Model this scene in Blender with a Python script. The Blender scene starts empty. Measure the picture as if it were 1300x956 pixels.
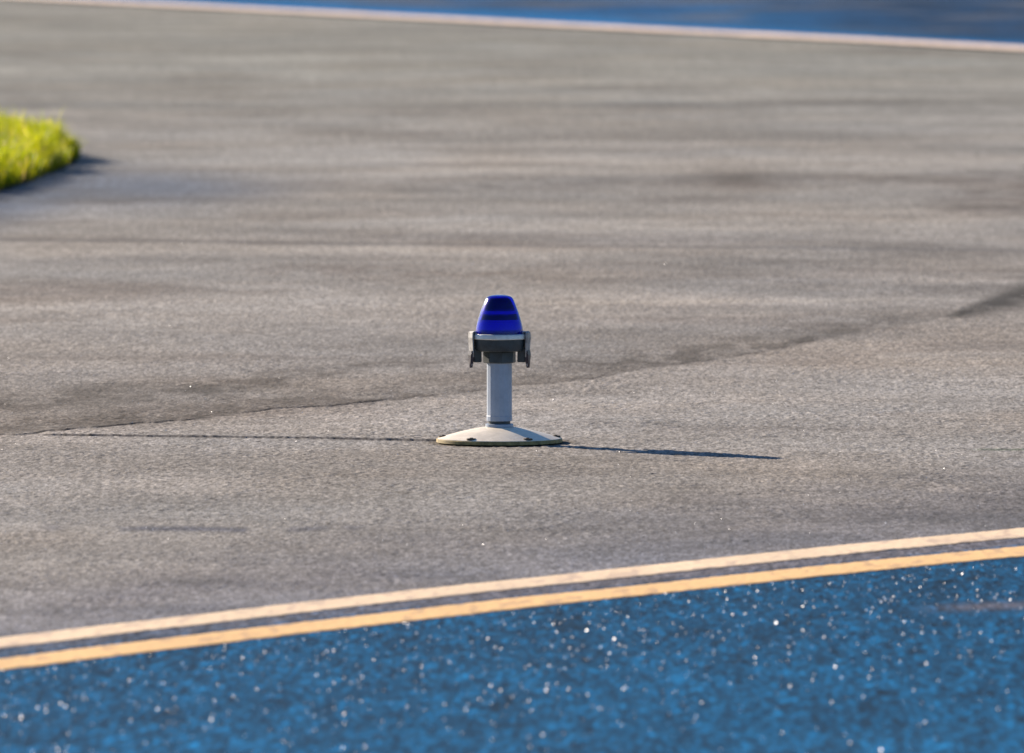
import bpy, bmesh, math, random
import numpy as np
R = math.radians
random.seed(7)
C = bpy.data.collections.new("scene"); bpy.context.scene.collection.children.link(C)
sc = bpy.context.scene

# ------------------------------------------------------------------ camera
CAM_H = 1.73            # metres above the pavement
F = 15840.0             # focal length in photo pixels (1300 wide): a long telephoto
HOR = -360.0            # photo row of the level horizon (above the frame)
cam = bpy.data.cameras.new("camera"); co = bpy.data.objects.new("camera", cam); C.objects.link(co)
cam.sensor_width = 36.0; cam.lens = 36.0 * F / 1300.0
cam.clip_start = 0.5; cam.clip_end = 20000
PITCH = math.atan((478 - HOR) / F)
co.location = (0, 0, CAM_H); co.rotation_euler = (R(90) - PITCH, 0, 0)
cam.dof.use_dof = True; cam.dof.focus_distance = 29.75; cam.dof.aperture_fstop = 10.5
sc.camera = co
sc.cycles.use_denoising = True
sc.render.resolution_x = 1024; sc.render.resolution_y = 753

# ------------------------------------------------------------------ light
SUN_AZ, SUN_EL = 44.6, 20.9      # the sun stands ahead and to the left
world = bpy.data.worlds.new("World"); sc.world = world; world.use_nodes = True
wn = world.node_tree; wn.nodes.clear()
sky = wn.nodes.new('ShaderNodeTexSky'); sky.sky_type = 'NISHITA'; sky.sun_disc = False
sky.sun_elevation = R(SUN_EL); sky.sun_rotation = R(-SUN_AZ)
sky.air_density = 1.0; sky.dust_density = 0.3; sky.ozone_density = 6.0
bg = wn.nodes.new('ShaderNodeBackground'); bg.inputs[1].default_value = 0.065
wo = wn.nodes.new('ShaderNodeOutputWorld')
wn.links.new(sky.outputs[0], bg.inputs[0]); wn.links.new(bg.outputs[0], wo.inputs[0])
sl = bpy.data.lights.new("sun", 'SUN'); sl.energy = 5.0; sl.angle = R(0.5); sl.color = (1.0, 0.84, 0.66)
so = bpy.data.objects.new("sun", sl); C.objects.link(so)
so.rotation_euler = (R(90 - SUN_EL), 0, R(180 + SUN_AZ)); so.location = (-20, 20, 20)
sc.view_settings.view_transform = 'Standard'; sc.view_settings.look = 'None'
sc.view_settings.exposure = 1.0; sc.view_settings.gamma = 1.0

# ------------------------------------------------------------------ helpers
def tag(o, label=None, cat=None, group=None, kind=None):
    if label: o['label'] = label
    if cat: o['category'] = cat
    if group: o['group'] = group
    if kind: o['kind'] = kind
    return o

def G(px, py):
    """a photo pixel as a point (x, y) of the level ground"""
    y = CAM_H * F / (py - HOR)
    return ((px - 650.0) / F * y, y)

def chart(X, Y):
    Ys = np.maximum(Y, 1.0)
    return 650.0 + X / Ys * F, HOR + CAM_H * F / Ys

def _h(ix, iy, s):
    n = (ix.astype(np.int64) * 374761393 + iy.astype(np.int64) * 668265263 + s * 974634777) & 0xffffffff
    n = ((n ^ (n >> 13)) * 1274126177) & 0xffffffff
    n = ((n ^ (n >> 16)) * 2246822519) & 0xffffffff
    n = n ^ (n >> 15)
    return (n & 0xffffff).astype(np.float64) / float(0xffffff)

def vn(x, y, s=0):
    ix = np.floor(x); iy = np.floor(y); fx = x - ix; fy = y - iy
    fx = fx * fx * (3 - 2 * fx); fy = fy * fy * (3 - 2 * fy)
    a = _h(ix, iy, s); b = _h(ix + 1, iy, s); c = _h(ix, iy + 1, s); d = _h(ix + 1, iy + 1, s)
    return (a + (b - a) * fx) * (1 - fy) + (c + (d - c) * fx) * fy

def fbm(x, y, s=0, o=4):
    t = 0; a = .5; n = 0
    for k in range(o):
        t = t + a * vn(x * 2 ** k + 17.3 * k, y * 2 ** k - 9.1 * k, s + k); n += a; a *= .55
    return t / n

def sst(a, b, x):
    t = np.clip((x - a) / (b - a), 0, 1); return t * t * (3 - 2 * t)

def steps(lst):
    """lst of (end, step) -> coordinates starting from first value"""
    v = [lst[0]]
    for end, st in lst[1:]:
        n = max(1, int(round((end - v[-1]) / st)))
        s = v[-1]
        v += [s + (end - s) * (k + 1) / n for k in range(n)]
    return np.array(v)

def grow(start, end, ratio, first):
    v = []; p = start; st = first
    while p < end:
        p += st; st *= ratio; v.append(min(p, end))
    return v

def grid_mesh(name, X, Y, Z, col=None, smooth=False):
    ny, nx = X.shape
    me = bpy.data.meshes.new(name)
    nv = nx * ny; nf = (nx - 1) * (ny - 1)
    me.vertices.add(nv); me.loops.add(nf * 4); me.polygons.add(nf)
    me.vertices.foreach_set('co', np.stack([X, Y, Z], -1).astype(np.float32).ravel())
    idx = np.arange(nv, dtype=np.int32).reshape(ny, nx)
    q = np.stack([idx[:-1, :-1], idx[:-1, 1:], idx[1:, 1:], idx[1:, :-1]], -1).reshape(-1, 4)
    me.loops.foreach_set('vertex_index', q.ravel())
    me.polygons.foreach_set('loop_start', np.arange(0, nf * 4, 4, dtype=np.int32))
    me.polygons.foreach_set('loop_total', np.full(nf, 4, dtype=np.int32))
    if smooth: me.polygons.foreach_set('use_smooth', np.ones(nf, dtype=bool))
    me.update(calc_edges=True)
    if col is not None:
        a = me.color_attributes.new('tint', 'FLOAT_COLOR', 'POINT')
        c = np.ones((nv, 4), np.float32); c[:, :3] = col.reshape(-1, 3)
        a.data.foreach_set('color', c.ravel())
    return me

def link(name, me, mat, parent=None):
    o = bpy.data.objects.new(name, me); C.objects.link(o)
    if mat: me.materials.append(mat)
    if parent: o.parent = parent
    return o

def newmat(name):
    m = bpy.data.materials.new(name); m.use_nodes = True
    nt = m.node_tree; return m, nt, nt.nodes['Principled BSDF']

def N(nt, t, **k):
    n = nt.nodes.new(t)
    for a, b in k.items():
        if a == 'props':
            for p, v in b.items(): setattr(n, p, v)
        else: n.inputs[a.replace('_', ' ')].default_value = b
    return n

def ground_mat(name, rough, spec, grain_lo, grain_hi, scale=140, bump=.4, rake=.16):
    """stony surface: stains from the tint attribute, grain and stones from 3D noise"""
    m, nt, p = newmat(name); L = nt.links
    at = N(nt, 'ShaderNodeAttribute', props={'attribute_name': 'tint'})
    geo = N(nt, 'ShaderNodeNewGeometry')
    n1 = N(nt, 'ShaderNodeTexNoise', Scale=scale, Detail=3.0, Roughness=.7)
    mp = N(nt, 'ShaderNodeVectorMath', props={'operation': 'MULTIPLY'}); mp.inputs[1].default_value = (1, rake, 1)
    L.new(geo.outputs['Position'], mp.inputs[0]); L.new(mp.outputs[0], n1.inputs['Vector'])
    r = N(nt, 'ShaderNodeMapRange'); r.inputs[1].default_value = .3; r.inputs[2].default_value = .7
    r.inputs[3].default_value = grain_lo; r.inputs[4].default_value = grain_hi
    L.new(n1.outputs[0], r.inputs[0])
    vo = N(nt, 'ShaderNodeTexVoronoi', Scale=scale * .8); L.new(mp.outputs[0], vo.inputs['Vector'])
    bw = N(nt, 'ShaderNodeRGBToBW'); L.new(vo.outputs['Color'], bw.inputs[0])
    r2 = N(nt, 'ShaderNodeMapRange'); r2.inputs[3].default_value = .55; r2.inputs[4].default_value = 1.35
    L.new(bw.outputs[0], r2.inputs[0])
    mu = N(nt, 'ShaderNodeMath', props={'operation': 'MULTIPLY'}); L.new(r.outputs[0], mu.inputs[0]); L.new(r2.outputs[0], mu.inputs[1])
    vm = N(nt, 'ShaderNodeVectorMath', props={'operation': 'SCALE'})
    L.new(at.outputs['Color'], vm.inputs[0]); L.new(mu.outputs[0], vm.inputs['Scale'])
    L.new(vm.outputs[0], p.inputs['Base Color'])
    b = N(nt, 'ShaderNodeBump'); b.inputs['Strength'].default_value = bump; b.inputs['Distance'].default_value = .002
    L.new(n1.outputs[0], b.inputs['Height']); L.new(b.outputs[0], p.inputs['Normal'])
    p.inputs['Roughness'].default_value = rough; p.inputs['Specular IOR Level'].default_value = spec
    return m

# ------------------------------------------------------------------ shapes laid out on the ground
def poly(pts): return [G(*p) for p in pts]
mk = poly([(0, 821), (500, 763.5), (800, 729.5), (1300, 680.5)])
cA = np.polyfit([p[0] for p in mk], [p[1] for p in mk], 2)
def curveA(X):                 # centre of the far yellow line
    Xc = np.clip(X, -1.3, 1.5)
    d = 2 * cA[0] * Xc + cA[1]
    return np.polyval(cA, Xc) + d * (X - Xc)
fl = poly([(50, 0), (325, 13), (650, 28), (1000, 46), (1300, 65)])
cB = np.polyfit([p[0] for p in fl], [p[1] for p in fl], 1)
def curveB(X): return np.polyval(cB, X)

EDGE = ([-200, 0, 120, 250, 400, 560, 700, 880, 1000, 1060, 1210, 1300, 1500],
        [556, 553, 544, 529, 518, 502, 486, 463, 443, 430, 402, 378, 330])
JOINT = ([-400, 0, 555, 1300, 1700], [550.5, 552, 559, 571, 577])

def bandmask(u, v, us, vs, hw, soft=1.0, u0=None, u1=None, fade=60):
    vc = np.interp(u, us, vs)
    h = np.interp(u, us, hw) if np.ndim(hw) else hw
    m = np.exp(-np.abs((v - vc) / h) ** (2.2 * soft))
    if u0 is not None: m = m * sst(u0 - fade, u0 + fade, u)
    if u1 is not None: m = m * (1 - sst(u1 - fade, u1 + fade, u))
    return m

def relief(X, Y, amp=1.0):
    fade = 1 - sst(50, 90, np.abs(Y)); fx = 1 - sst(4, 9, np.abs(X))
    a = fade * fx
    h = (vn(X / .006, Y / .006, 1) - .5) * .0009 + sst(.5, .85, vn(X / .009, Y / .02, 2)) * .0016 * (.4 + .9 * vn(X / .12, Y / .2, 6))
    h = h + (vn(X / .05, Y / .05, 3) - .5) * .0007 + (vn(X / .21, Y / .21, 4) - .5) * .0016
    h = h + (vn(X / .9, Y / .9, 5) - .5) * .006
    # pits where a stone has come out
    pit = vn(X / .011, Y / .011, 8)
    h = h - .0025 * sst(.90, .98, pit)
    return h * a * amp

def tint_field(X, Y):
    u, v = chart(X, Y)
    base = np.array([.262, .246, .225])
    c = np.ones(X.shape + (3,)) * base
    n0 = fbm(X / 1.6, Y / 1.6, 21); n1 = fbm(X / .35, Y / .5, 31); n2 = vn(X / .03, Y / .05, 41); n3 = vn(X / .008, Y / .012, 42)
    ns = fbm(X / 1.2 + .2 * Y, Y / .5, 51, 3)
    far_ = sst(31, 37, Y)
    g = (.74 + .52 * n0) * (1 + .5 * far_ * (fbm(X / 1.1 + 3, Y / .9, 121, 3) - .5)) * (1 + .45 * far_ * (fbm(X / .35, Y / .45, 131, 3) - .5)) * (.82 + .36 * n1) * (.84 + .32 * n2) * (.80 + .40 * ns) * (.75 + .5 * vn(X / .0075, Y / .035, 43))
    c *= g[..., None]
    wn_ = fbm(X / .7, Y / .9, 61)[..., None]
    c *= np.array([1.07, 1.0, .93]) * wn_ + np.array([.94, 1.0, 1.08]) * (1 - wn_)
    patch = sst(.35, .65, fbm(X / .08, Y / .25, 71, 3))
    fine = sst(.3, .75, vn(X / .012, Y / .03, 72))
    def mul(m, rgb):
        nonlocal c
        c = c * (1 + m[..., None] * (np.array(rgb) - 1))
    # overlay edge: darker worn surfacing on its far side
    ve = np.interp(u, *EDGE) + (vn(X / .035, X * 0, 95) - .5) * 2.4 + (vn(X / .2, X * 0, 96) - .5) * 5
    above = sst(-1.0, .8, ve - v)
    mul(above * np.exp(-np.maximum(ve - v, 0) / 34) * (.45 + .55 * patch) * (1 - .65 * sst(550, 1150, u)), (.42, .385, .36))
    mul(above * (1 - sst(60, 150, ve - v)), (.95, .955, .97))
    mul((1 - above) * np.exp(-np.abs(v - ve) / 60), (1.08, 1.06, 1.05))
    mul(np.exp(-np.abs((v - ve) / 1.2) ** 2.2) * (.25 + .75 * patch) * (1 - .55 * sst(520, 580, u) * (1 - sst(840, 900, u))) * (1 - .9 * sst(1040, 1100, u)), (.46, .45, .46))
    mul(bandmask(u, v, [0, 300, 480, 620], [512, 487, 463, 452], [15, 12, 8, 5], u1=580) * (.45 + .55 * patch), (.38, .36, .35))
    mul(bandmask(u, v, [0, 300, 600], [542, 520, 500], 11, u1=420, fade=150) * (.3 + .7 * fine), (.48, .44, .41))
    mul(bandmask(u, v, *JOINT, .9, u0=50, u1=600, fade=12) * (.7 + .3 * patch), (.30, .30, .33))
    # rubber mark at the right
    mul(bandmask(u, v, [1195, 1240, 1300, 1500], [405, 393, 376, 320], [3, 9, 17, 26], 1.5, u0=1208, fade=14) * (.8 + .2 * patch), (.06, .06, .07))
    mul(bandmask(u, v, [650, 900, 1050, 1230], [470, 448, 425, 392], 12, u0=700, u1=1150, fade=120) * (.3 + .7 * patch), (.50, .48, .47))
    mul(bandmask(u, v, [990, 1060], [438, 428], 4, u0=1000, u1=1055, fade=20) * patch, (.55, .55, .55))
    # construction joint across the middle
    jj = ([-300, 0, 240, 650, 1300, 1700], [302, 303, 305, 312, 318, 322])
    mul(bandmask(u, v, *jj, 1.6), (.55, .57, .62))
    mul(bandmask(u, v, jj[0], [q - 8 for q in jj[1]], 9, u0=420, u1=1050, fade=200), (.74, .73, .74))
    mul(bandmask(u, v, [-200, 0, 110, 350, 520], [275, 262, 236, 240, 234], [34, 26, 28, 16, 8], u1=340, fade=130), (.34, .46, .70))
    mul(bandmask(u, v, [200, 650, 900, 1300], [234, 236, 229, 224], 8, u0=330, fade=120) * (.4 + .6 * patch), (.62, .60, .60))
    mul(bandmask(u, v, [850, 1050], [226, 230], 15, u0=890, u1=985, fade=50), (.55, .50, .47))
    mul(bandmask(u, v, [1150, 1300, 1500], [250, 246, 240], 24, u0=1200, fade=70) * (.4 + .6 * patch), (.50, .45, .44))
    mul(bandmask(u, v, [-100, 650, 1100, 1400], [136, 134, 130, 125], 3.5), (.68, .69, .70))
    mul(bandmask(u, v, [600, 900, 1300], [150, 168, 182], 14, u0=700, fade=200), (.86, .85, .84))
    mul(bandmask(u, v, [-100, 260], [376, 368], 13, u1=230, fade=80), (.70, .66, .64))
    mul(bandmask(u, v, [300, 900], [345, 350], 9, u0=330, u1=700, fade=100) * patch, (.84, .80, .78))
    mul(bandmask(u, v, [600, 700, 1250], [388, 385, 378], 2.2, u0=640, u1=1220), (1.12, 1.11, 1.08))
    mul(bandmask(u, v, [820, 900, 1020], [388, 372, 348], [5, 9, 7], u0=850, u1=1000), (1.16, 1.16, 1.16))
    mul(bandmask(u, v, [840, 930, 1000], [400, 392, 372], 7, u0=850, u1=970) * patch, (.80, .80, .82))
    mul(bandmask(u, v, [0, 60, 270, 340, 460], [668, 671, 672, 674, 670], 3.2, u0=60, u1=455, fade=20) * sst(.30, .5, fbm(X / .09, Y / .8, 81, 2)), (.34, .38, .52))
    mul(bandmask(u, v, [560, 1300], [574, 578], 7, u0=640, fade=100) * fine * patch, (.72, .70, .68))
    mul(bandmask(u, v, [1230, 1500], [571, 572], 1.0, u0=1240, fade=12), (.50, .62, .52))
    mul(bandmask(u, v, [300, 620], [622, 634], 12, u0=360, u1=600, fade=80) * fine * patch, (.70, .69, .66))
    mul(bandmask(u, v, [1000, 1300], [655, 640], 13, u0=1040, fade=90) * (.4 + .6 * fine), (.72, .72, .74))
    mul(bandmask(u, v, [60, 500], [762, 716], 16, u0=100, u1=440, fade=120) * patch, (.76, .76, .80))
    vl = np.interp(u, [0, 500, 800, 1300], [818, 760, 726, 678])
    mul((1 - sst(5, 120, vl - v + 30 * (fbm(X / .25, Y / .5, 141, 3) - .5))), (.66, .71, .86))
    mul((1 - sst(0, 150, vl - v)) * sst(.45, .7, fbm(X / .3, Y / .35, 151, 3)), (.70, .72, .76))
    pt = sst(.50, .66, fbm(X / .45, Y / .55, 161, 4)) * (.4 + .6 * fine)
    mul(pt * sst(570, 600, v), (.80, .79, .78))
    mul(sst(.52, .68, fbm(X / .7 + 9, Y / .7, 171, 4)) * (1 - sst(540, 560, v)), (.82, .80, .79))
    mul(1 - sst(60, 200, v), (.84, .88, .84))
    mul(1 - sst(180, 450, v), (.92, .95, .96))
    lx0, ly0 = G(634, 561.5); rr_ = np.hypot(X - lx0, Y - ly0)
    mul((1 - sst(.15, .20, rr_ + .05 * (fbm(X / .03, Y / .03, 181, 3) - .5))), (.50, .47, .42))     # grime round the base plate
    # single dark specks
    sp = sst(.93, .97, vn(X / .009, Y / .06, 91))
    mul(sp, (.45, .45, .45))
    return c

def lips(X, Y):
    """low steps at the slab joint and at the overlay edge (the far side stands proud)"""
    u, v = chart(X, Y)
    vj = np.interp(u, *JOINT); ve = np.interp(u, *EDGE) + (vn(X / .035, X * 0, 95) - .5) * 2.4 + (vn(X / .2, X * 0, 96) - .5) * 5
    Yj = CAM_H * F / (vj - HOR); Ye = CAM_H * F / (ve - HOR)
    w = (vn(X / .03, Y * 0, 101) - .5) * .012
    d = Y - Yj + w
    left = sst(40, 70, u) * (1 - .75 * sst(560, 640, u))
    h = .0036 * left * (d > 0) * np.exp(-np.maximum(d, 0) / .35) 
    e = Y - Ye + w
    k = sst(.35, .6, vn(X / .09, X * 0, 103)) * (1 - .8 * sst(540, 600, u)) * (1 - sst(1060, 1130, u))
    return h + .0024 * k * (e > 0) * np.exp(-np.maximum(e, 0) / .4)

# ------------------------------------------------------------------ pavement, one sheet to the horizon
ax = np.array([-x for x in grow(1.42, 9000, 1.09, .012)][::-1] + list(steps([-1.42, (1.42, .0046)])) + grow(1.42, 9000, 1.09, .012))
ay = np.concatenate([-np.array(grow(-19.9, 3000, 1.5, .2))[::-1][:0], [-3000, -800, -200, -60, -20, 0, 10, 16, 19], steps([19.5, (23.2, .03), (26.5, .009), (33.5, .0065), (41, .013), (42, .01), (50, .022), (80, .08)]), grow(80, 12000, 1.12, .15)])
X, Y = np.meshgrid(ax, ay)
Z = relief(X, Y) + lips(X, Y)
Z -= .03 * (sst(-.25, -.6, Y - curveA(X)))          # dips under the taxiway surfacing laid over it
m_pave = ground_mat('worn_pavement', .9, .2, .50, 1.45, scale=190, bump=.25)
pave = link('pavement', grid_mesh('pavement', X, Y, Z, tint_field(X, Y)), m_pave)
tag(pave, kind='structure')
NXP = X.shape
del X, Y, Z

# ------------------------------------------------------------------ asphalt in front of the lines, sky reflection painted in as blue
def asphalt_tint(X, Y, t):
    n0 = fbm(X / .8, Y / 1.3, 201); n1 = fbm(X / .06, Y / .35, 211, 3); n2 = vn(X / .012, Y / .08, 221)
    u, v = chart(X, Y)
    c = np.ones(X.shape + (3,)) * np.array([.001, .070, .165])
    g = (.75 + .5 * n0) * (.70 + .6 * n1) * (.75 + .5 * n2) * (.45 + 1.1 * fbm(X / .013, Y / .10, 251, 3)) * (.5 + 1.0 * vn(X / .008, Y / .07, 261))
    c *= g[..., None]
    w = sst(-.7, -.05, t)[..., None] * sst(.3, .6, fbm(X / .3, Y / .6, 231))[..., None]     # greyer, dustier beside the line
    c = c * (1 - .55 * w) + np.array([.085, .10, .13]) * .55 * w
    w = (sst(-.40, -.3, t) * sst(-1.6, .2, X + (n0 - .5)))[..., None]
    c = c * (1 - .8 * w) + np.array([.17, .155, .165]) * .8 * w
    m = bandmask(u, v, [1150, 1300, 1500], [777, 772, 765], 5, u0=1200, fade=60)[..., None]
    c = c * (1 - .6 * m) + np.array([.16, .13, .13]) * .6 * m
    b = sst(835, 868, v)[..., None]
    c = c * (1 + .12 * b)
    # dark gouges
    dg = .6 * sst(.74, .82, fbm(X / .11, Y / .35, 241, 3))[..., None]
    return c * (1 - .6 * dg)

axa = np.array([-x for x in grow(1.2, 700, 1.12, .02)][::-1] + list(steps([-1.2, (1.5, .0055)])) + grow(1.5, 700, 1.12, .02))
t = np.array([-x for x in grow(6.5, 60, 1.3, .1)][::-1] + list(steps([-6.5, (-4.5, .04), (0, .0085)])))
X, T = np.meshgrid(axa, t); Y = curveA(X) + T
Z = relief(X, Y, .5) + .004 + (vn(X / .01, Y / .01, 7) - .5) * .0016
m_asph = ground_mat('sky_tinted_asphalt', .7, .05, .5, 1.6, 130, .5)
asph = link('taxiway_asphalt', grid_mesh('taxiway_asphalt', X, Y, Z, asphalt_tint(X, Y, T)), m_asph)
tag(asph, kind='structure')

# ------------------------------------------------------------------ beyond the white line
axb = np.array([-x for x in grow(4, 900, 1.2, .1)][::-1] + list(steps([-4, (4, .02)])) + grow(4, 900, 1.2, .1))
t = np.array(list(steps([0, (14, .06)])) + grow(14, 900, 1.15, .1))
X, T = np.meshgrid(axb, t); Y = curveB(X) + T
n = fbm(X / .5, Y / 2.2, 301); n2 = fbm(X / .15, Y / .8, 311, 3)
col = np.ones(X.shape + (3,)) * np.array([.002, .060, .17]) * (.5 + 1.0 * n)[..., None] * (.7 + .6 * n2)[..., None]  # blue of the reflected sky painted into the runway colour too
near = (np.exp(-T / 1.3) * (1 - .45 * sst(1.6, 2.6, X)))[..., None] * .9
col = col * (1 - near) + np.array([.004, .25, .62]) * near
st = (sst(.50, .60, fbm(X / 1.4, Y / .9, 331, 3)) * (1 - sst(1.0, 2.2, X)))[..., None] * .6
col = col * (1 - st) + np.array([.01, .17, .42]) * st
col = col * (1 - .45 * sst(.8, 2.6, X) * sst(.8, 2.0, T))[..., None]
gr = (sst(.50, .66, fbm(X / .9, Y / 1.6, 321)) * sst(1.5, 3.5, T))[..., None]
col = col * (1 - .6 * gr) + np.array([.10, .11, .13]) * .6 * gr
far = link('runway_asphalt', grid_mesh('runway_asphalt', X, Y, relief(X, Y) + .006, col), m_asph)
tag(far, kind='structure')

# ------------------------------------------------------------------ painted lines
def paint_mat(name, rough=.6):
    m, nt, p = newmat(name); L = nt.links
    at = N(nt, 'ShaderNodeAttribute', props={'attribute_name': 'tint'})
    geo = N(nt, 'ShaderNodeNewGeometry')
    n1 = N(nt, 'ShaderNodeTexNoise', Scale=90.0, Detail=4.0); L.new(geo.outputs['Position'], n1.inputs['Vector'])
    r = N(nt, 'ShaderNodeMapRange'); r.inputs[1].default_value = .3; r.inputs[2].default_value = .7
    r.inputs[3].default_value = .85; r.inputs[4].default_value = 1.12
    L.new(n1.outputs[0], r.inputs[0])
    vm = N(nt, 'ShaderNodeVectorMath', props={'operation': 'SCALE'}); L.new(at.outputs['Color'], vm.inputs[0]); L.new(r.outputs[0], vm.inputs['Scale'])
    L.new(vm.outputs[0], p.inputs['Base Color']); p.inputs['Roughness'].default_value = rough
    return m
m_paint = paint_mat('worn_road_paint')

def line(name, centre, slope_cos, width, z, rgb, dirt, xs, ns, reliefamp, seed, label, group):
    s = np.linspace(-.5, .5, ns)
    X, S = np.meshgrid(xs, s)
    rag = (vn(X / .02, np.sign(S) * 5, seed) - .5) * .003 * (np.abs(S) > .49)
    Y = centre(X) + (S * width + rag) / slope_cos
    Z = relief(X, Y, reliefamp) + z
    Z = Z - .0015 * (np.abs(S) > .49)
    w = sst(.60, .72, fbm(X / .025, Y / .12, seed + 3, 3))[..., None] * .65
    blot = (.86 + .28 * fbm(X / .12, Y / .5, seed + 9))[..., None]
    col = np.array(rgb) * blot * (1 - w) + np.array(dirt) * w
    o = link(name, grid_mesh(name, X, Y, Z, col), m_paint)
    return tag(o, label, 'painted line', group)

xs = np.array([-x for x in grow(1.2, 300, 1.2, .03)][::-1] + list(steps([-1.2, (1.5, .0065)])) + grow(1.5, 300, 1.2, .03))
dmid = float(2 * cA[0] * .05 + cA[1]); cosA = 1 / math.sqrt(1 + dmid * dmid)
line('yellow_line', lambda X: curveA(X), cosA, .152, .0065, (.92, .69, .44), (.60, .43, .30), xs, 26, .5, 401,
     'pale yellow painted line farther from the viewer, bordering the grey pavement', 'pair of yellow taxiway edge lines')
line('yellow_line', lambda X: curveA(X) - .302 / cosA, cosA, .158, .0065, (.92, .57, .22), (.56, .34, .16), xs, 26, .5, 431,
     'deeper orange yellow painted line bordering the blue asphalt in the foreground', 'pair of yellow taxiway edge lines')
xs = np.array([-x for x in grow(4, 400, 1.3, .2)][::-1] + list(steps([-4, (4, .03)])) + grow(4, 400, 1.3, .2))
cosB = 1 / math.sqrt(1 + cB[0] ** 2)
line('white_line', curveB, cosB, .36, .012, (.98, .76, .58), (.5, .42, .40), xs, 20, 1.0, 461,
     'faded pinkish white line far away along the edge of the runway asphalt', None)

# ------------------------------------------------------------------ grass island
isl = [(-1.685, 48.7), (-1.72, 47.6), (-1.78, 46.4), (-1.88, 45.2), (-2.1, 43.6), (-2.6, 42.0), (-3.6, 40.8), (-6, 40), (-12, 39.5), (-12, 57), (-6, 56.5), (-4, 55), (-3, 53), (-2.45, 51.4), (-2.0, 50.2), (-1.77, 49.4)]
def inside(x, y, P):
    r = np.zeros(x.shape, bool); n = len(P)
    for i in range(n):
        x1, y1 = P[i]; x2, y2 = P[(i + 1) % n]
        c = ((y1 > y) != (y2 > y)) & (x < (x2 - x1) * (y - y1) / (y2 - y1 + 1e-12) + x1)
        r ^= c
    return r
def edgedist(x, y, P):
    d = np.full(x.shape, 1e9)
    for i in range(len(P)):
        x1, y1 = P[i]; x2, y2 = P[(i + 1) % len(P)]
        dx, dy = x2 - x1, y2 - y1
        q = np.clip(((x - x1) * dx + (y - y1) * dy) / (dx * dx + dy * dy), 0, 1)
        d = np.minimum(d, np.hypot(x - x1 - q * dx, y - y1 - q * dy))
    return d
gx = np.concatenate([np.arange(-12.1, -3, .25), np.arange(-3, -1.55, .02)]); gy = np.arange(39, 57.6, .05)
X, Y = np.meshgrid(gx, gy)
ins = inside(X, Y, isl); ed = edgedist(X, Y, isl)
Z = np.where(ins, .018 * sst(0, .12, ed) + .012 * fbm(X / .1, Y / .1, 501), -.02)
col = np.ones(X.shape + (3,)) * np.array([.030, .026, .012]) * (.6 + .8 * fbm(X / .05, Y / .05, 511))[..., None]
soil = link('verge_soil', grid_mesh('verge_soil', X, Y, Z, col), ground_mat('dark_soil', .95, .1, .6, 1.4, 60))
tag(soil, kind='structure')

rng = np.random.default_rng(11)
def blades(n, x0, x1, y0, y1, wid):
    x = rng.uniform(x0, x1, n); y = rng.uniform(y0, y1, n)
    k = inside(x, y, isl) & (rng.random(n) < .12 + .9 * sst(.35, .65, vn(x / .07, y / .12, 521)))
    x, y = x[k], y[k]; ed = edgedist(x, y, isl)
    hh = (.05 + .115 * vn(x / .09, y / .2, 531) + rng.uniform(-.02, .03, x.size)) * (.55 + .45 * sst(0, .10, ed))
    hh *= np.where(rng.random(x.size) < .04, 1.25, 1.0)
    a = rng.uniform(0, 2 * np.pi, x.size); lean = rng.uniform(.05, .65, x.size) * hh
    lx, ly = np.cos(a) * lean, np.sin(a) * lean
    b = rng.uniform(0, np.pi, x.size); w = rng.uniform(.6, 1.3, x.size) * wid
    wx, wy = np.cos(b) * w / 2, np.sin(b) * w / 2
    z0 = np.full(x.size, .012)
    def P(f, hf, wf, s): return np.stack([x + lx * f + s * wx * wf, y + ly * f + s * wy * wf, z0 + hh * hf], -1)
    V = np.stack([P(0, 0, 1, -1), P(0, 0, 1, 1), P(.25, .5, .9, 1), P(.25, .5, .9, -1), P(.65, .85, .6, 1), P(.65, .85, .6, -1), P(1, 1, 0, 0)], 1)
    hue = np.clip(.55 * vn(x / .2, y / .2, 541) + .45 * rng.random(x.size), 0, 1)[:, None]
    colr = np.array([.34, .32, .004]) * hue + np.array([.06, .13, .004]) * (1 - hue)
    dry = (rng.random(x.size) < .05)[:, None]
    colr = np.where(dry, np.array([.42, .33, .12]), colr)
    return V, colr
A = blades(60000, -2.3, -1.6, 42.5, 52, .0045); B = blades(60000, -6, -2.3, 40, 56, .007)
V = np.concatenate([A[0], B[0]]); Cc = np.concatenate([A[1], B[1]]); nb = V.shape[0]
me = bpy.data.meshes.new('grass'); me.vertices.add(nb * 7)
me.vertices.foreach_set('co', V.astype(np.float32).ravel())
o_ = (np.arange(nb, dtype=np.int32) * 7)[:, None]
lp = np.concatenate([o_ + np.array([0, 1, 2, 3]), o_ + np.array([3, 2, 4, 5]), o_ + np.array([5, 4, 6])], 1)
me.loops.add(nb * 11); me.polygons.add(nb * 3); me.loops.foreach_set('vertex_index', lp.astype(np.int32).ravel())
ls = (np.arange(nb, dtype=np.int32) * 11)[:, None] + np.array([0, 4, 8]); me.polygons.foreach_set('loop_start', ls.astype(np.int32).ravel())
me.polygons.foreach_set('loop_total', np.tile(np.array([4, 4, 3], np.int32), nb)); me.update(calc_edges=True)
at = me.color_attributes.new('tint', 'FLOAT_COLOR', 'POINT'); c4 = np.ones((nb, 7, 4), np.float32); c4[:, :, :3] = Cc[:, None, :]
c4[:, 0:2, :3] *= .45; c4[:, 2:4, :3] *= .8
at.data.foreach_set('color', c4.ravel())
m_gr, nt, p = newmat('grass_blade'); L = nt.links
a_ = N(nt, 'ShaderNodeAttribute', props={'attribute_name': 'tint'}); L.new(a_.outputs['Color'], p.inputs['Base Color']); p.inputs['Roughness'].default_value = .5
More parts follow.
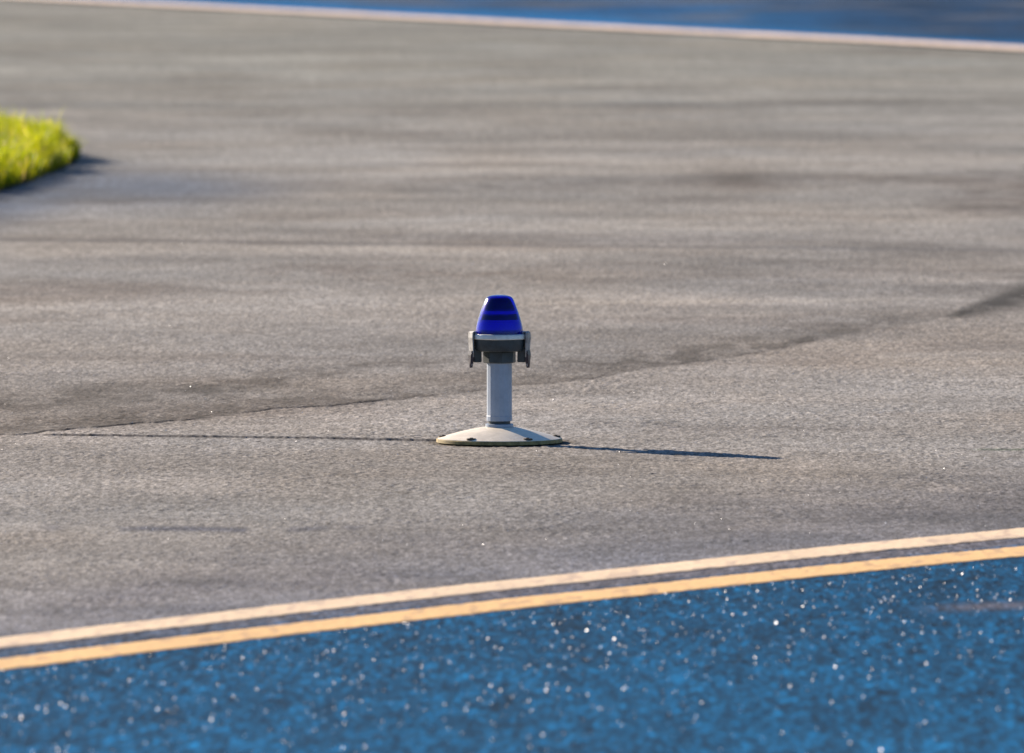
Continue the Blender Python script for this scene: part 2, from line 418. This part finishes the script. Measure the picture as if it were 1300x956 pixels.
tr = N(nt, 'ShaderNodeBsdfTranslucent'); vm = N(nt, 'ShaderNodeVectorMath', props={'operation': 'SCALE'}); vm.inputs['Scale'].default_value = 2.1
L.new(a_.outputs['Color'], vm.inputs[0]); L.new(vm.outputs[0], tr.inputs['Color'])
mx = N(nt, 'ShaderNodeMixShader'); mx.inputs[0].default_value = .6
L.new(p.outputs[0], mx.inputs[1]); L.new(tr.outputs[0], mx.inputs[2]); L.new(mx.outputs[0], nt.nodes['Material Output'].inputs[0])
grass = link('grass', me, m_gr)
tag(grass, 'sunlit yellow green grass growing on the verge at the left edge', 'grass', kind='stuff')

# ------------------------------------------------------------------ glittering grit in the asphalt
el, az = R(SUN_EL), R(SUN_AZ)
S = np.array([-math.sin(az) * math.cos(el), math.cos(az) * math.cos(el), math.sin(el)])
Vv = np.array([0, -1.0, .06]); Vv /= np.linalg.norm(Vv); H = S + Vv; H /= np.linalg.norm(H)
def grit(n, uf, size, spread, name, label):
    verts = []; faces = []
    for _ in range(n):
        x, y, z = uf()
        r = size * rng.uniform(.3, 1.3) * (1.7 if rng.random() < .06 else 1)
        nrm = H + rng.normal(0, spread, 3); nrm /= np.linalg.norm(nrm)
        t1 = np.cross(nrm, [0, 0, 1.]); t1 /= np.linalg.norm(t1); t2 = np.cross(nrm, t1)
        a0 = rng.uniform(0, 6.28); k = len(verts)
        c = np.array([x, y, z + r * .6])
        nn = 5
        for i in range(nn):
            a = a0 + i * 2 * math.pi / nn; rr = r * rng.uniform(.75, 1.1)
            verts.append(c + t1 * math.cos(a) * rr + t2 * math.sin(a) * rr)
        verts.append(c - nrm * r * 1.2)
        faces.append([k + i for i in range(nn)])
        for i in range(nn): faces.append([k + (i + 1) % nn, k + i, k + nn])
    me = bpy.data.meshes.new(name); me.from_pydata([tuple(v) for v in verts], [], faces); me.update()
    o = link(name, me, m_grit)
    return tag(o, label, 'grit', kind='stuff')
m_grit, nt, p = newmat('shiny_stone_chip')
p.inputs['Base Color'].default_value = (.75, .78, .85, 1); p.inputs['Metallic'].default_value = .45; p.inputs['Roughness'].default_value = .55
def f_front():
    x = rng.uniform(-1.2, 1.5); tt = (-.40 if rng.random() < .04 else -.73) - abs(rng.normal(0, 2.0))
    yy = float(curveA(np.array([x]))[0]) + tt
    return x, yy, .0055
def f_pave():
    v = rng.uniform(300, 700); y = CAM_H * F / (v - HOR); x = rng.uniform(-1, 1) * 700 / F * y
    return x, y, .0
grit(3000, f_front, .00135, .42, 'asphalt_grit', 'tiny shiny chips glinting in the blue foreground asphalt')
grit(900, f_pave, .0011, .45, 'pavement_grit', 'tiny shiny chips glinting on the grey pavement')

# ------------------------------------------------------------------ the taxiway edge light
def lathe(name, prof, mat, parent, seg=64, smooth=True, close=False, rot=0, loc=(0, 0, 0), sharp=35):
    bm = bmesh.new(); rings = []
    for r, z in prof:
        if r < 1e-6: rings.append([bm.verts.new((loc[0], loc[1], z + loc[2]))])
        else: rings.append([bm.verts.new((loc[0] + r * math.cos(rot + 2 * math.pi * i / seg), loc[1] + r * math.sin(rot + 2 * math.pi * i / seg), z + loc[2])) for i in range(seg)])
    pairs = list(zip(rings[:-1], rings[1:]))
    if close: pairs.append((rings[-1], rings[0]))
    for a, b in pairs:
        for i in range(seg):
            j = (i + 1) % seg
            if len(a) == 1 and len(b) == 1: continue
            if len(a) == 1: bm.faces.new((a[0], b[i], b[j]))
            elif len(b) == 1: bm.faces.new((a[j], a[i], b[0]))
            else: bm.faces.new((a[j], a[i], b[i], b[j]))
    bmesh.ops.recalc_face_normals(bm, faces=bm.faces)
    me = bpy.data.meshes.new(name); bm.to_mesh(me); bm.free()
    if smooth:
        me.polygons.foreach_set('use_smooth', np.ones(len(me.polygons), bool))
        me.set_sharp_from_angle(angle=R(sharp))
    return link(name, me, mat, parent)

def metal(name, rgb, rough, metallic=0., dirt=.3, scale=40, spec=.5):
    m, nt, p = newmat(name); L = nt.links
    tc = N(nt, 'ShaderNodeTexCoord'); n1 = N(nt, 'ShaderNodeTexNoise', Scale=float(scale), Detail=6.0, Roughness=.65)
    L.new(tc.outputs['Object'], n1.inputs['Vector'])
    r = N(nt, 'ShaderNodeValToRGB'); r.color_ramp.elements[0].position = .35; r.color_ramp.elements[1].position = .62
    r.color_ramp.elements[0].color = tuple(c * (1 - dirt) for c in rgb) + (1,); r.color_ramp.elements[1].color = tuple(rgb) + (1,)
    L.new(n1.outputs[0], r.inputs[0]); L.new(r.outputs[0], p.inputs['Base Color'])
    p.inputs['Roughness'].default_value = rough; p.inputs['Metallic'].default_value = metallic; p.inputs['Specular IOR Level'].default_value = spec
    b = N(nt, 'ShaderNodeBump'); b.inputs['Strength'].default_value = .15; b.inputs['Distance'].default_value = .001
    L.new(n1.outputs[0], b.inputs['Height']); L.new(b.outputs[0], p.inputs['Normal'])
    return m
m_cream = metal('cream_painted_metal', (.93, .83, .68), .5, dirt=.22, scale=30)
m_rim = metal('dull_yellow_metal', (.36, .27, .10), .6, dirt=.6, scale=60)
m_pole = metal('weathered_aluminium_pole', (.34, .40, .50), .45, .12, dirt=.18, scale=25)
m_gal = metal('pale_cast_metal', (.72, .72, .70), .42, .3, dirt=.2, scale=50)
m_dark = metal('dark_painted_casting', (.035, .05, .06), .45, dirt=.5, scale=50)
m_clip = metal('dark_spring_steel', (.05, .045, .065), .4, .4, dirt=.4, scale=80)
m_strap = metal('pale_galvanised_strap', (.36, .36, .37), .5, .2, dirt=.55, scale=90)
m_bolt = metal('rusted_bolt_steel', (.10, .075, .05), .6, .3, dirt=.6, scale=200)

lx, ly = G(634, 561.5)
T = bpy.data.objects.new('taxiway_edge_light', None); C.objects.link(T); T.location = (lx, ly, .0008)
tag(T, 'blue glass taxiway edge light on a short grey pole and cream round base plate', 'taxiway light')

base = lathe('base_plate', [(0, .036), (.034, .0355), (.05, .0335), (.075, .0285), (.10, .0225), (.125, .0155), (.140, .0115), (.1475, .0095), (.1475, .0085), (0, .0085)], m_cream, T, 96)
rim = lathe('rim', [(0, .0083), (.1488, .0083), (.1505, .0070), (.1510, .0), (0, .0)], m_rim, base, 96)
for k in range(6):
    a = R(60 * k)
    cx, cy = .134 * math.cos(a), .134 * math.sin(a)
    pk = lathe('bolt', [(0, .0165), (.0040, .0165), (.0046, .0158), (.0046, .0150), (.0105, .0148), (.0120, .0138), (.0125, .0090), (0, .0090)], m_bolt, base, 12, loc=(cx, cy, 0), sharp=30)
lathe('collar', [(0, .0355), (.0325, .0355), (.0335, .0365), (.0335, .0420), (.0320, .0430), (0, .0430)], m_pole, T, 48)
lathe('neck', [(0, .0431), (.0262, .0431), (.0262, .0499), (0, .0499)], m_dark, T, 48)
pole = lathe('pole', [(0, .0500), (.0298, .0500), (.0306, .0508), (.0306, .0620), (.0300, .0628), (.0300, .2000), (0, .2000)], m_pole, T, 16, sharp=15)
lathe('coupling_nut', [(0, .1890), (.0375, .1890), (.0395, .1905), (.0395, .2150), (.0375, .2165), (0, .2165)], m_dark, T, 8, smooth=False, rot=R(10))
housing = lathe('housing', [(0, .2167), (.0540, .2167), (.0610, .2185), (.0640, .2250), (.0645, .2370), (.0650, .2460), (0, .2460)], m_dark, T, 64)
ring = lathe('retaining_ring', [(.0600, .2462), (.0672, .2462), (.0684, .2475), (.0684, .2560), (.0672, .2580), (.0620, .2590), (.0600, .2585)], m_gal, T, 64, close=True)

def clip(ang):
    """spring clip: hooks over the ring, runs down the housing and ends in a tapered tongue, with a hinge barrel and pin"""
    bm = bmesh.new()
    prof = [(.0600, .2605, .011), (.0655, .2650, .0140), (.0692, .2620, .0165), (.0700, .2500, .0175), (.0690, .2330, .0170), (.0680, .2150, .0150), (.0665, .2040, .0105), (.0675, .1930, .0070), (.0690, .1815, .0040)]
    th = .0030; rows = []
    for r, z, w in prof:
        rows.append([bm.verts.new((r + dr, s * w, z)) for dr, s in ((0, -1), (0, 1), (th, 1), (th, -1))])
    for a, b in zip(rows[:-1], rows[1:]):
        for i in range(4): bm.faces.new((a[i], a[(i + 1) % 4], b[(i + 1) % 4], b[i]))
    bm.faces.new(rows[0]); bm.faces.new(rows[-1][::-1])
    bmesh.ops.recalc_face_normals(bm, faces=bm.faces)
    me = bpy.data.meshes.new('clip'); bm.to_mesh(me); bm.free()
    o = link('clip', me, m_strap, T); o.rotation_euler.z = ang
    # dark tongue lapping the lower end of the strap
    bm = bmesh.new(); rows = []
    for r_, z, w, th2 in ((.0712, .2190, .0125, .003), (.0712, .2080, .0115, .0045), (.0705, .1960, .0085, .005), (.0712, .1860, .0050, .0045), (.0722, .1780, .0028, .003)):
        rows.append([bm.verts.new((r_ + dr, q * w, z)) for dr, q in ((-.004, -1), (-.004, 1), (th2 - .001, 1), (th2 - .001, -1))])
    for a, b in zip(rows[:-1], rows[1:]):
        for i in range(4): bm.faces.new((a[i], a[(i + 1) % 4], b[(i + 1) % 4], b[i]))
    bm.faces.new(rows[0]); bm.faces.new(rows[-1][::-1]); bmesh.ops.recalc_face_normals(bm, faces=bm.faces)
    me = bpy.data.meshes.new('clip_tongue'); bm.to_mesh(me); bm.free(); link('tongue', me, m_clip, o)
    # lug behind the tongue
    bm = bmesh.new(); bmesh.ops.create_cube(bm, size=1.0)
    bmesh.ops.scale(bm, vec=(.019, .022, .034), verts=bm.verts); bmesh.ops.translate(bm, vec=(.0570, 0, .2080), verts=bm.verts)
    for v_ in bm.verts:
        if v_.co.z < .2: v_.co.x -= .0015; v_.co.y *= .7
    bmesh.ops.bevel(bm, geom=bm.edges[:], offset=.0015, segments=2, affect='EDGES')
    me = bpy.data.meshes.new('clip_lug'); bm.to_mesh(me); bm.free(); link('lug', me, m_dark, o)
    bm = bmesh.new(); bmesh.ops.create_cone(bm, cap_ends=True, segments=12, radius1=.0014, radius2=.0014, depth=.030)
    bmesh.ops.rotate(bm, cent=(0, 0, 0), matrix=__import__('mathutils').Matrix.Rotation(R(90), 3, 'X'), verts=bm.verts)
    bmesh.ops.translate(bm, vec=(.0725, 0, .2125), verts=bm.verts)
    me = bpy.data.meshes.new('clip_pin'); bm.to_mesh(me); bm.free(); link('pin', me, m_clip, o)
    return o
for a in (-16, 197, 90): clip(R(a))
# knuckles standing on the ring
for a in (-12, 192, 60, 120):
    x_, y_ = .0600 * math.cos(R(a)), .0600 * math.sin(R(a))
    lathe('screw', [(0, .2650), (.0040, .2650), (.0055, .2635), (.0058, .2586), (0, .2586)], m_gal, ring, 16, loc=(x_, y_, 0))

# blue glass: outer skin clear and glossy, the colour in the glass
m_lens, nt, p = newmat('blue_lens_glass'); L = nt.links
tp = N(nt, 'ShaderNodeBsdfTransparent'); tp.inputs[0].default_value = (.02, .012, .95, 1)
gl = N(nt, 'ShaderNodeBsdfGlossy'); gl.inputs['Roughness'].default_value = .2; gl.inputs['Color'].default_value = (1, 1, 1, 1)
fr = N(nt, 'ShaderNodeFresnel'); fr.inputs[0].default_value = 1.38
tl = N(nt, 'ShaderNodeBsdfTranslucent'); tl.inputs[0].default_value = (.004, .002, .95, 1)
tc = N(nt, 'ShaderNodeTexCoord'); sx = N(nt, 'ShaderNodeSeparateXYZ'); L.new(tc.outputs['Object'], sx.inputs[0])
nz = N(nt, 'ShaderNodeTexNoise', Scale=22.0, Detail=2.0); L.new(tc.outputs['Object'], nz.inputs['Vector'])
ma = N(nt, 'ShaderNodeMath', props={'operation': 'MULTIPLY_ADD'}); ma.inputs[1].default_value = .012; L.new(nz.outputs[0], ma.inputs[0]); L.new(sx.outputs[2], ma.inputs[2])
mr = N(nt, 'ShaderNodeMapRange'); mr.inputs[1].default_value = .256; mr.inputs[2].default_value = .356; L.new(ma.outputs[0], mr.inputs[0])
rp = N(nt, 'ShaderNodeValToRGB'); L.new(mr.outputs[0], rp.inputs[0])
el_ = rp.color_ramp.elements
el_[0].position = 0; el_[0].color = (.10, .10, .10, 1); el_[1].position = 1; el_[1].color = (.05, .05, .05, 1)
for p_, v_ in ((.10, .12), (.20, .50), (.36, .45), (.43, .05), (.53, .05), (.585, .36), (.65, .28), (.70, .04)):
    e_ = el_.new(p_); e_.color = (v_, v_, v_, 1)
m1 = N(nt, 'ShaderNodeMixShader'); L.new(rp.outputs[0], m1.inputs[0]); 
df = N(nt, 'ShaderNodeBsdfDiffuse'); df.inputs[0].default_value = (.006, .004, .98, 1)
m0 = N(nt, 'ShaderNodeMixShader'); m0.inputs[0].default_value = .75; L.new(tl.outputs[0], m0.inputs[1]); L.new(df.outputs[0], m0.inputs[2])
L.new(tp.outputs[0], m1.inputs[1]); L.new(m0.outputs[0], m1.inputs[2])
m2 = N(nt, 'ShaderNodeMixShader'); L.new(fr.outputs[0], m2.inputs[0]); L.new(m1.outputs[0], m2.inputs[1]); L.new(gl.outputs[0], m2.inputs[2])
L.new(m2.outputs[0], nt.nodes['Material Output'].inputs[0])
lens = lathe('lens', [(0, .3512), (.010, .3509), (.018, .3500), (.025, .3483), (.0300, .3455), (.0332, .3415), (.0392, .3270), (.0452, .3110), (.0500, .2960), (.0532, .2840), (.0554, .2740), (.0566, .2640), (.0572, .2530)], m_lens, T, 96, sharp=60)
m_in = metal('white_prism_glass', (.85, .88, .95), .3, dirt=.1)
nt = m_in.node_tree; L = nt.links      # faint glow added to the rings to brighten the lens bands
nt.nodes['Principled BSDF'].inputs['Emission Color'].default_value = (.7, .8, 1, 1); nt.nodes['Principled BSDF'].inputs['Emission Strength'].default_value = .12
tl = N(nt, 'ShaderNodeBsdfTranslucent'); tl.inputs[0].default_value = (.9, .92, 1, 1)
mx = N(nt, 'ShaderNodeMixShader'); mx.inputs[0].default_value = .6
L.new(nt.nodes['Principled BSDF'].outputs[0], mx.inputs[1]); L.new(tl.outputs[0], mx.inputs[2]); L.new(mx.outputs[0], nt.nodes['Material Output'].inputs[0])
m_blk = metal('dark_lamp_socket', (.03, .03, .12), .8, dirt=.3, spec=.1)
core = lathe('lamp_socket', [(0, .3430), (.020, .3425), (.0265, .3385), (.0320, .3270), (.0365, .3150), (.0400, .3050), (.0435, .2950), (.0460, .2850), (.0480, .2750), (.0490, .2640), (.0490, .2500), (0, .2500)], m_blk, lens, 64)
for z0, z1, ra, rb in ((.3060, .3140, .0428, .0402), (.2680, .2930, .0525, .0470)):
    lathe('prism_ring', [(ra - .01, z0), (ra, z0 + .001), (rb + .001, z1 - .001), (rb - .008, z1)], m_in, lens, 64, close=True)
